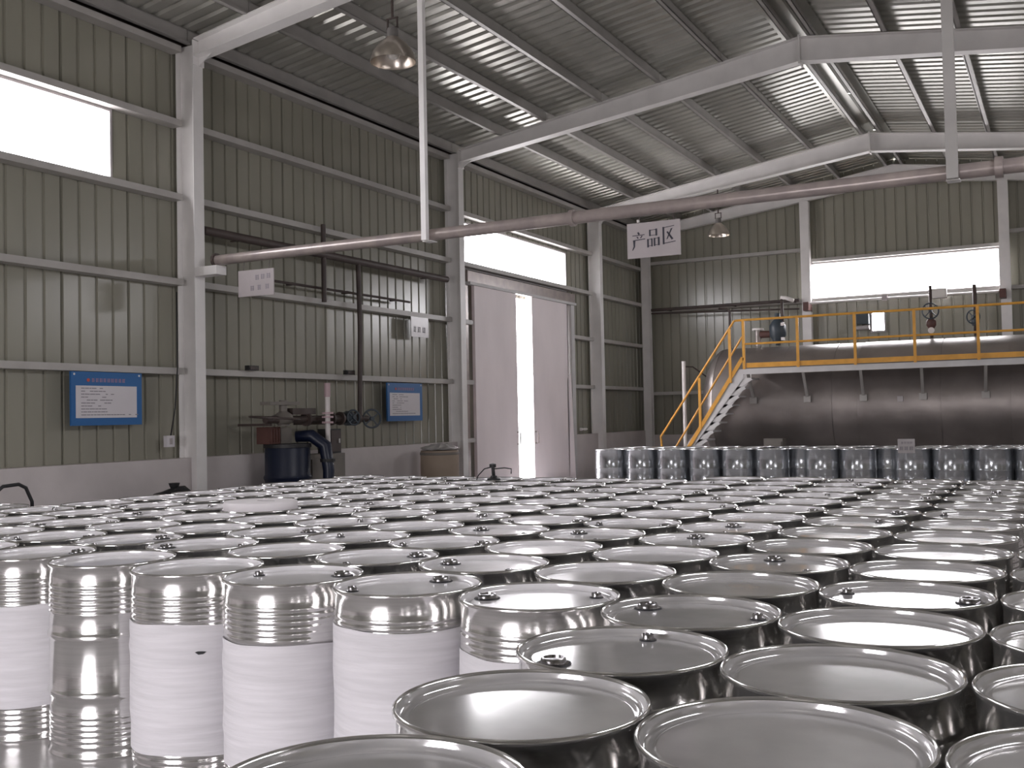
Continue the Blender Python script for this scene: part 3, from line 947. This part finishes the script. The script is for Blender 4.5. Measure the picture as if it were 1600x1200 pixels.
MB().tube([(0.0, 0.0, -0.08), (3.55, 0, -0.20)], 0.02, 8).build('return_pipe', M_PIPE, f, smooth=True, angle=40)
for x in (0.4, 2.0, 3.4):
    MB().span((x - 0.02, 0, -0.03), (x + 0.02, 0.284, 0.0)).build('clip', M_PIPE, f)
f = thing('white_conduit', (-5.05, 23.62, 3.93), 'thin white conduit running under the end wall window', 'conduit')
MB().tube([(0, 0, 0), (1.55, 0, 0.0)], 0.025, 8).build('tube', M_WPIPE, f, smooth=True, angle=40)
MB().tube([(1.62, 0, 0), (3.85, 0, -0.02)], 0.025, 8).build('tube', M_WPIPE, f, smooth=True, angle=40)
MB().span((1.55, -0.04, -0.05), (1.66, 0.04, 0.06)).build('junction', M_SIGN, f)
for x in (-0.08, 3.93):
    MB().span((x - 0.06, -0.05, -0.16), (x + 0.06, 0.355, 0.03)).build('end_box', M_VRED, f)

# walkway, stair and railing
WYF, WYB, WZ = 19.50, 20.30, 2.335
t = thing('tank_walkway', (-3, WYF, WZ), 'raised walkway with stair and orange-yellow railing in front of the tank', 'walkway')
X = lambda x: x + 3


def tp(x, y, z):
    return (X(x), y - WYF, z - WZ)


MB().span(tp(-5.43, WYF + 0.02, WZ - 0.03), tp(1.3, WYB, WZ)).build('deck', M_DECK, t)
MB().span(tp(-5.45, WYF - 0.01, WZ - 0.10), tp(1.3, WYF + 0.02, WZ + 0.005)).build('edge_beam', M_DECK, t)
MB().span(tp(-5.39, WYF - 0.012, WZ + 0.025), tp(1.3, WYF, WZ + 0.115)).build('toe_board', M_YELLOW, t)
PX = [-5.43, -4.41, -3.38, -2.36, -1.33, -0.31, 0.72]
for x in PX:
    MB().span(tp(x - 0.024, WYF - 0.03, WZ), tp(x + 0.024, WYF + 0.012, WZ + 0.935)).build('post', M_YELLOW, t)
MB().tube([tp(-5.60, WYF, WZ + 0.935), tp(-5.5, WYF, WZ + 0.94), tp(1.3, WYF, WZ + 0.94)], 0.022, 8).build('top_rail', M_YELLOW, t, smooth=True, angle=40)
MB().tube([tp(-5.40, WYF, WZ + 0.48), tp(1.3, WYF, WZ + 0.48)], 0.02, 8).build('mid_rail', M_YELLOW, t, smooth=True, angle=40)
for x in (-5.38, -4.34, -3.31, -2.27, -1.23, -0.2):
    b = MB().bar(tp(x, WYF + 0.03, WZ - 0.05), tp(x - 0.05, 20.075, 1.80), 0.05, 0.05).build('brace', M_GIRT, t)
    MB().box(tp(x - 0.05, 20.095, 1.74), (0.13, 0.07, 0.12)).build('foot_plate', M_GIRT, b)
# stair
SX0, SX1 = -5.45, -7.27
sl = (WZ - 0.0) / (SX0 - SX1)


def sz(x):
    return WZ - (SX0 - x) * sl


for y in (WYF - 0.01, WYB - 0.24):
    MB().add([tp(SX0, y, WZ), tp(SX0, y, WZ - 0.17), tp(SX1 + 0.11, y, 0.0), tp(SX1 - 0.02, y, 0.0), tp(SX0 - 0.08, y, WZ),
              tp(SX0, y + 0.012, WZ), tp(SX0, y + 0.012, WZ - 0.17), tp(SX1 + 0.11, y + 0.012, 0.0), tp(SX1 - 0.02, y + 0.012, 0.0), tp(SX0 - 0.08, y + 0.012, WZ)],
             [(0, 1, 2, 3, 4), (9, 8, 7, 6, 5), (0, 5, 6, 1), (1, 6, 7, 2), (2, 7, 8, 3), (3, 8, 9, 4), (4, 9, 5, 0)]).build('stringer', M_DECK, t)
for k in range(1, 14):
    z = WZ * (1 - k / 14)
    x = SX0 - (WZ - z) / sl
    tr = MB()
    tr.span(tp(x - 0.06, WYF + 0.004, z - 0.03), tp(x + 0.28, WYB - 0.245, z))
    tr.add([tp(x + 0.31, WYF + 0.004, z - 0.03), tp(x - 0.03, WYF + 0.004, z - 0.03), tp(x - 0.03, WYF + 0.004, z - 0.24),
            tp(x + 0.31, WYF + 0.016, z - 0.03), tp(x - 0.03, WYF + 0.016, z - 0.03), tp(x - 0.03, WYF + 0.016, z - 0.24)],
           [(0, 1, 2), (5, 4, 3), (0, 3, 4, 1), (1, 4, 5, 2), (2, 5, 3, 0)])
    tr.build('tread', M_DECK, t)
yr = WYF - 0.02
MB().tube([tp(-5.60, yr, WZ + 0.935), tp(-7.14, yr, 1.06), tp(-7.13, yr, 0.98), tp(-7.08, yr, 0.0)], 0.022, 8).build('stair_top_rail', M_YELLOW, t, smooth=True, angle=50)
MB().tube([tp(-5.45, yr, WZ + 0.62), tp(-7.0, yr, 0.60)], 0.02, 8).build('stair_mid_rail', M_YELLOW, t, smooth=True, angle=40)
MB().bar(tp(-5.45, yr, WZ + 0.22), tp(-7.0, yr, 0.20), 0.02, 0.07).build('stair_toe_board', M_YELLOW, t)
for xb, zb, zt in ((-5.70, 2.08, 3.12), (-6.32, 1.22, 2.20)):
    MB().span(tp(xb - 0.024, yr - 0.02, zb), tp(xb + 0.024, yr + 0.02, zt)).build('post', M_YELLOW, t)

# box on the floor at the foot of the tank
t = thing('meter_box', (-4.95, 19.72, 0), 'dull grey meter box standing against the tank behind the far drums', 'box')
MB().span((-0.18, -0.1, 0), (0.18, 0.15, 1.0)).build('body', M_GREYBOX, t)
MB().span((-0.15, -0.115, 0.08), (0.15, -0.1, 0.95)).build('door', M_GREYBOX, t)
MB().span((0.1, -0.125, 0.5), (0.12, -0.115, 0.6)).build('handle', M_PIPE, t)

# ------------------------------------------------------------------ steel drums
RB, RC, HT, LZ = 0.2835, 0.2925, 0.88, 0.852


def body_profile(fine, beads=True):
    p = [(0.0, 0.018), (RB - 0.02, 0.018), (RB - 0.006, 0.004), (RC - 0.004, 0.0), (RC, 0.005), (RC, 0.012), (RB + 0.001, 0.022)]

    def bump(zc, hw, amp, n):
        return [(RB + amp * math.sin(PI * (i / n)) ** 1.0, zc - hw + 2 * hw * i / n) for i in range(n + 1)]
    nb = 4 if fine else 2
    for i in range(6 if beads else 0):
        p += bump(0.058 + i * 0.0262, 0.0125, 0.0042, nb)
    p += bump(0.284, 0.022, 0.0082, 6 if fine else 4)
    p += bump(0.548, 0.022, 0.0082, 6 if fine else 4)
    for i in range(6 if beads else 0):
        p += bump(0.655 + i * 0.0245, 0.0118, 0.0042, nb)
    p += [(RB, 0.858), (RC - 0.001, 0.866), (RC, 0.871), (RC - 0.0015, 0.8775), (RC - 0.005, HT), (RC - 0.009, 0.878), (RC - 0.0115, 0.873)]
    return p


def lid_profile(dome):
    r0 = RC - 0.0115
    p = [(r0, 0.873), (r0 - 0.001, 0.862), (r0 - 0.004, LZ + 0.004), (r0 - 0.010, LZ - 0.002), (r0 - 0.020, LZ - 0.003), (r0 - 0.026, LZ), (r0 - 0.032, LZ + 0.0025), (r0 - 0.035, LZ + 0.0027), (r0 - 0.040, LZ + 0.0028), (0.20, LZ + 0.0028 + dome * 0.35), (0.10, LZ + 0.003 + dome * 0.8), (0.0, LZ + 0.003 + dome)]
    return p


ME_BODY = MB().lathe(body_profile(True), 56).mesh('steel_drum', M_DRUM, True, 50)
ME_BODY_FAR = MB().lathe(body_profile(False), 36).mesh('steel_drum', M_DRUM, True, 50)
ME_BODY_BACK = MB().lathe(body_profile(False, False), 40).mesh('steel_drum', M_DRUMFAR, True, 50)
DOMES = [0.0, 0.0007, -0.0007, 0.0012]
ME_LID = [MB().lathe(lid_profile(d), 56).mesh('lid', M_LID, True, 60) for d in DOMES]
ME_LID_FAR = [MB().lathe(lid_profile(d), 36).mesh('lid', M_LID, True, 60) for d in DOMES]
ME_LID_BRIGHT = [MB().lathe(lid_profile(d), 56).mesh('lid', M_LIDBRIGHT, True, 60) for d in DOMES]
ME_LID_BRIGHT_FAR = [MB().lathe(lid_profile(d), 36).mesh('lid', M_LIDBRIGHT, True, 60) for d in DOMES]
ZL = LZ + 0.0028


def bung_meshes(r, name):
    a = MB().lathe([(r * 1.25, 0.0), (r * 1.25, 0.004), (r * 1.05, 0.006), (r, 0.016), (r * 0.92, 0.019), (r * 0.80, 0.019), (r * 0.74, 0.010), (r * 0.3, 0.010), (0, 0.010)], 20).mesh(name, M_BUNG, True, 40)
    b = MB().box((0, 0, 0.0125), (r * 1.46, r * 0.22, 0.005)).mesh(name + '_bar', M_BUNG)
    c = MB().lathe([(r * 1.42, 0.0), (r * 1.40, 0.0035), (r * 1.26, 0.0035)], 20).mesh(name + '_gasket', M_BUNGIN, True)
    return a, b, c


ME_BIG = bung_meshes(0.034, 'large_bung')
ME_SMALL = bung_meshes(0.018, 'small_bung')
N_DRUMS = [0]


def drum(x, y, label, group, bungs=None, near=True, dome=None, dull=False, back=False):  # dull picks the lid copies with the brightened base colour
    """bungs: None (plain end up) or (angle of the large bung, angle of the small one) in degrees"""
    N_DRUMS[0] += 1
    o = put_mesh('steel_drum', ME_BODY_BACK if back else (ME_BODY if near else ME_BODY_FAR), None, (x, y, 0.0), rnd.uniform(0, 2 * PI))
    tag(o, label, 'drum', group)
    k = rnd.randrange(4) if dome is None else dome
    put_mesh('lid', ((ME_LID_BRIGHT if near else ME_LID_BRIGHT_FAR) if dull else (ME_LID if near else ME_LID_FAR))[k], o)
    if bungs:
        for (me, a, r) in ((ME_BIG, bungs[0], 0.205), (ME_SMALL, bungs[1], 0.215)):
            a = math.radians(a) - o.rotation_euler.z
            b = put_mesh(me[0].name.split('.')[0], me[0], o, (r * math.cos(a), r * math.sin(a), ZL), 0.6)
            if near:
                put_mesh('bung_bar', me[1], b)
                put_mesh('gasket', me[2], b)
    return o


def sleeve(o, z0, z1, seed):
    mb = MB()
    n, m = 56, 14
    off = seed * 3.1
    prof = []
    for i in range(m + 1):
        prof.append((RC, z0 + (z1 - z0) * i / m))
    mb.lathe(prof, n)
    out = []
    for (x, y, z) in mb.v:
        a = math.atan2(y, x)
        f = (z - z0) / (z1 - z0)
        d = 0.003 * noise.noise((x * 4 + off, y * 4, z * 14)) + 0.0016 * noise.noise((x * 9, y * 9 + off, z * 30))
        for zh in (0.284, 0.548):
            d += 0.0045 * math.exp(-((z - zh) / 0.025) ** 2)
        dz = 0.012 * noise.noise((math.cos(a) * 1.5 + off, math.sin(a) * 1.5, 3)) if (f < 0.01 or f > 0.99) else 0
        s = (0.2915 + d) / math.hypot(x, y)
        out.append((x * s, y * s, z + dz))
    # turned-in lips so that the foam has thickness
    mb.v = out
    top = [(p[0] * 0.978, p[1] * 0.978, p[2] - 0.002) for p in out[-n:]]
    bot = [(p[0] * 0.978, p[1] * 0.978, p[2] + 0.002) for p in out[:n]]
    b = len(mb.v)
    mb.v += top + bot
    L = m * n
    for k in range(n):
        k2 = (k + 1) % n
        mb.f.append((L + k, L + k2, b + k2, b + k))
        mb.f.append((k2, k, b + n + k, b + n + k2))
    s = mb.build('foam_sleeve', M_FOAM, o, smooth=True, angle=60)
    s['label'] = 'white foam sleeve wrapped round the drum'
    return s


ORD = ['first', 'second', 'third', 'fourth', 'fifth', 'sixth', 'seventh', 'eighth', 'ninth', 'tenth', 'eleventh', 'twelfth', 'thirteenth', 'fourteenth', 'fifteenth', 'sixteenth']
PITCH = 0.589
FX = {-1: 0.07, 0: -0.520, 1: -1.110, 2: -1.700, 3: -2.303, 4: -2.894, 5: -3.486, 6: -4.088, 7: -4.68, 8: -5.275, 9: -5.87, 10: -6.465, 11: -7.06}
FY = {-1: 1.50, 0: 1.478, 1: 1.494, 2: 3.338, 3: 3.389, 4: 3.410, 5: 3.455, 6: 3.500, 7: 3.52, 8: 3.50, 9: 3.53, 10: 3.50, 11: 3.54}
FILE = {
    -1: 'in the file at the right edge of the field',
    0: 'in the second file from the right edge',
    1: 'in the file just right of the white-sleeved drums',
    2: 'behind the white-sleeved drum furthest to the right',
    3: 'behind the second white-sleeved drum from the right',
    4: 'behind the third white-sleeved drum from the right',
    5: 'behind the drum whose sleeve has a small tear',
    6: 'behind the unsleeved front drum',
    7: 'behind the leftmost white-sleeved drum',
    8: 'in the fourth file from the left edge',
    9: 'in the third file from the left edge',
    10: 'in the second file from the left edge',
    11: 'in the file nearest the left wall',
}
HEAD = {
    2: 'white-sleeved steel drum furthest right, sleeve half hidden by the nearest bare lid',
    3: 'second white-sleeved steel drum from the right, sleeve reaching highest',
    4: 'third white-sleeved steel drum from the right, six bright beads above its sleeve',
    5: 'white-sleeved steel drum with a small dark tear in its foam',
    6: 'front steel drum without sleeve, all its beads and hoops showing',
    7: 'white-sleeved steel drum furthest left beside the unsleeved one',
}
SLEEVES = {2: (0.13, 0.702, 1), 3: (0.13, 0.742, 2), 4: (0.135, 0.637, 3), 5: (0.113, 0.664, 4), 7: (0.165, 0.655, 5)}
BUNGS = {(1, 2): (-130, 91), (1, 3): (153, 12), (0, 4): (3, 165), (2, 0): (-174, 41), (3, 0): (83, -143), (4, 0): (49, 173), (1, 5): (109, -45), (2, 3): (108, -70),
         (3, 1): (168, -30), (4, 1): (60, -95), (4, 4): (20, 200), (4, 3): (150, -20), (3, 3): (135, -60), (2, 4): (100, -80), (-1, 2): (-120, 60), (7, 1): (80, -100), (7, 0): (60, -120),
         (5, 4): (90, -90), (6, 2): (70, 250)}
PLAIN = {(8, 4), (0, 1), (0, 2), (0, 3), (1, 1), (1, 4), (2, 1), (2, 2), (5, 0), (6, 0), (0, 0), (1, 0), (3, 2), (2, 5), (5, 1), (0, 5), (0, 6), (-1, 3)}
for k in range(-1, 12):
    j = 0
    y = FY[k]
    ordk = 0
    while y < 9.95 + 0.04 * (3 - k) * (1 if k < 4 else 0.6):
        front = y
        # leave out what the frame cannot show
        v = Vector((FX[k], y, 0.88 - HC))
        d = v.dot(FW)
        px = 800 + 1615.39 * v.dot(RT) / d if d > 0.3 else -999
        half = 1615.39 * 0.31 / max(d, 0.3)
        if d > 1.3 and -half < px < 1600 + half:
            jx = rnd.uniform(-0.0015, 0.0015) if j else 0
            jy = rnd.uniform(-0.001, 0.001) if j else 0
            bg = BUNGS.get((k, j))
            if bg is None and (k, j) not in PLAIN and rnd.random() < 0.42:
                a = rnd.uniform(0, 360)
                bg = (a, a + 180)
            kind = 'steel drum with bungs' if bg else 'plain-lidded steel drum'
            if j == 0 and k in HEAD:
                lab = HEAD[k]
            elif k >= 2 and k <= 7:
                lab = f'{kind}, {ORD[j - 1]} {FILE[k]}'
            else:
                lab = f'{kind}, {ORD[ordk]} back {FILE[k]}'
            ordk += 1
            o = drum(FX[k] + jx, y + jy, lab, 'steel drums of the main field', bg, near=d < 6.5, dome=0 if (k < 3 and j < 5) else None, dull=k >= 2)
            if j == 0 and k in SLEEVES:
                z0, z1, sd = SLEEVES[k]
                s = sleeve(o, z0, z1, sd)
                if k == 5:
                    # the tear: a small dark slit with a brown smudge around it, facing the camera
                    a = math.atan2(-y, -FX[k]) - o.rotation_euler.z + 0.02
                    R0 = 0.2975
                    tr = MB()
                    pts = [(-0.022, 0.004), (-0.008, -0.007), (0.012, -0.006), (0.024, 0.003), (0.008, 0.006), (-0.010, 0.007)]
                    tr.poly(pts, lambda u, vv, w: ((R0 + w) * math.cos(a + u / R0), (R0 + w) * math.sin(a + u / R0), 0.548 + vv), 0.003)
                    tr.build('tear', M_BLACK, s)
        y += PITCH + rnd.uniform(-0.001, 0.003) + (0.012 if j == 0 and k in SLEEVES else 0)
        j += 1

# drum standing on the hand truck side, beyond the left edge of the field
drum(-7.66, 5.35, 'single steel drum standing outside the field before the black hand truck', None, None, near=False)

# far group in front of the tank
BR = [
    (17.70, [-7.47, -6.87, -6.27, -5.67, -5.075, -4.485, -3.66, -3.07, -2.24, -1.65, -1.06, -0.47]),
    (18.29, [-7.47, -6.87, -6.27, -5.67, -5.075, -3.475, -2.06, -1.465, -0.87, -0.28]),
    (18.88, [-7.42, -6.82, -6.22, -5.62, -5.02, -4.42, -3.82, -3.22, -2.62, -2.02, -1.42, -0.82, -0.22]),
]
for r, (yy, xs_) in enumerate(BR):
    row = ['front', 'middle', 'rear'][r]
    for i, x in enumerate(xs_):
        bg = (rnd.uniform(0, 360), rnd.uniform(0, 360)) if False else None
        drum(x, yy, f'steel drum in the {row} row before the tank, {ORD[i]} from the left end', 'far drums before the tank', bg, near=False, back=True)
drum(-4.07, 18.13, 'steel drum peeping through the left gap of the front row before the tank', 'far drums before the tank', None, near=False, back=True)
drum(-2.655, 18.13, 'steel drum peeping through the right gap of the front row before the tank', 'far drums before the tank', None, near=False, back=True)

# placard leaning on the front rim of the far group
t = thing('drum_placard', (-2.28, 17.385, 1.04), 'small white lettered placard hung on a far drum before the tank', 'placard')
plate(t, 0.255, 0.225, 0.008, M_SIGN)
st = []
for i in range(4):
    st += blot(-0.06 + 0.045 * i, -0.06, 0.034, 50 + i)
for i in range(3):
    st += blot(-0.075 + 0.075 * i, -0.15, 0.06, 60 + i)
glyphs(t, st, M_FAINT)
MB().tube([(0, 0.008, -0.1), (0, 0.04, -0.135), (0, 0.06, -0.15)], 0.005, 6).build('hook', M_PIPE, t)

# white foam cover lying on one lid
t = thing('foam_cover', (-5.275, FY[8] + 4 * PITCH + 0.003, ZL + 0.0085), 'round white foam cover lying on top of a drum on the left', 'cover')
mb = MB()
mb.lathe([(0, 0.0), (0.255, 0.0), (0.268, 0.012), (0.27, 0.06), (0.262, 0.072), (0.16, 0.074), (0, 0.073)], 40)
mb.build('foam_disc', M_CAP, t, smooth=True, angle=50)
MB().box((0.05, 0.0, 0.0745), (0.16, 0.010, 0.002)).build('crease', M_SIGN, t)

# hand pump resting on a drum at the back edge
t = thing('hand_pump', (-5.30, 9.42, ZL + 0.004), 'small black hand pump with wire arms on a back drum before the door', 'pump')
MB().lathe([(0, 0), (0.07, 0), (0.07, 0.02), (0.04, 0.03), (0.03, 0.05), (0, 0.05)], 14).build('base', M_BLACK, t, smooth=True, angle=40)
MB().tube([(0, 0, 0.04), (-0.01, 0, 0.16)], 0.018, 8).build('post', M_BLACK, t, smooth=True)
MB().lathe([(0, 0.13), (0.035, 0.135), (0.035, 0.17), (0, 0.18)], 12, (-0.01, 0, 0)).build('head', M_BLACK, t, smooth=True, angle=40)
MB().tube([(-0.02, 0, 0.14), (-0.10, -0.02, 0.12), (-0.17, -0.03, 0.05), (-0.19, -0.03, 0.005)], 0.006, 6).build('spout', M_BLACK, t, smooth=True)
MB().tube([(0, 0, 0.12), (0.12, 0.02, 0.13), (0.20, 0.02, 0.12), (0.19, 0.03, 0.07)], 0.006, 6).build('lever', M_BLACK, t, smooth=True)

# white bolt bar on the wall right of the double door
t = thing('door_bolt', (-9.13, 20.10, 1.22), 'short white bolt bar on the wall plinth right of the double door', 'bolt')
MB().tube([(0.04, -0.17, 0), (0.04, 0.17, 0)], 0.018, 8).build('bar', M_WPIPE, t, smooth=True, angle=40)
for y in (-0.1, 0.1):
    MB().span((-0.005, y - 0.015, -0.03), (0.05, y + 0.015, 0.03)).build('keeper', M_STEEL, t)
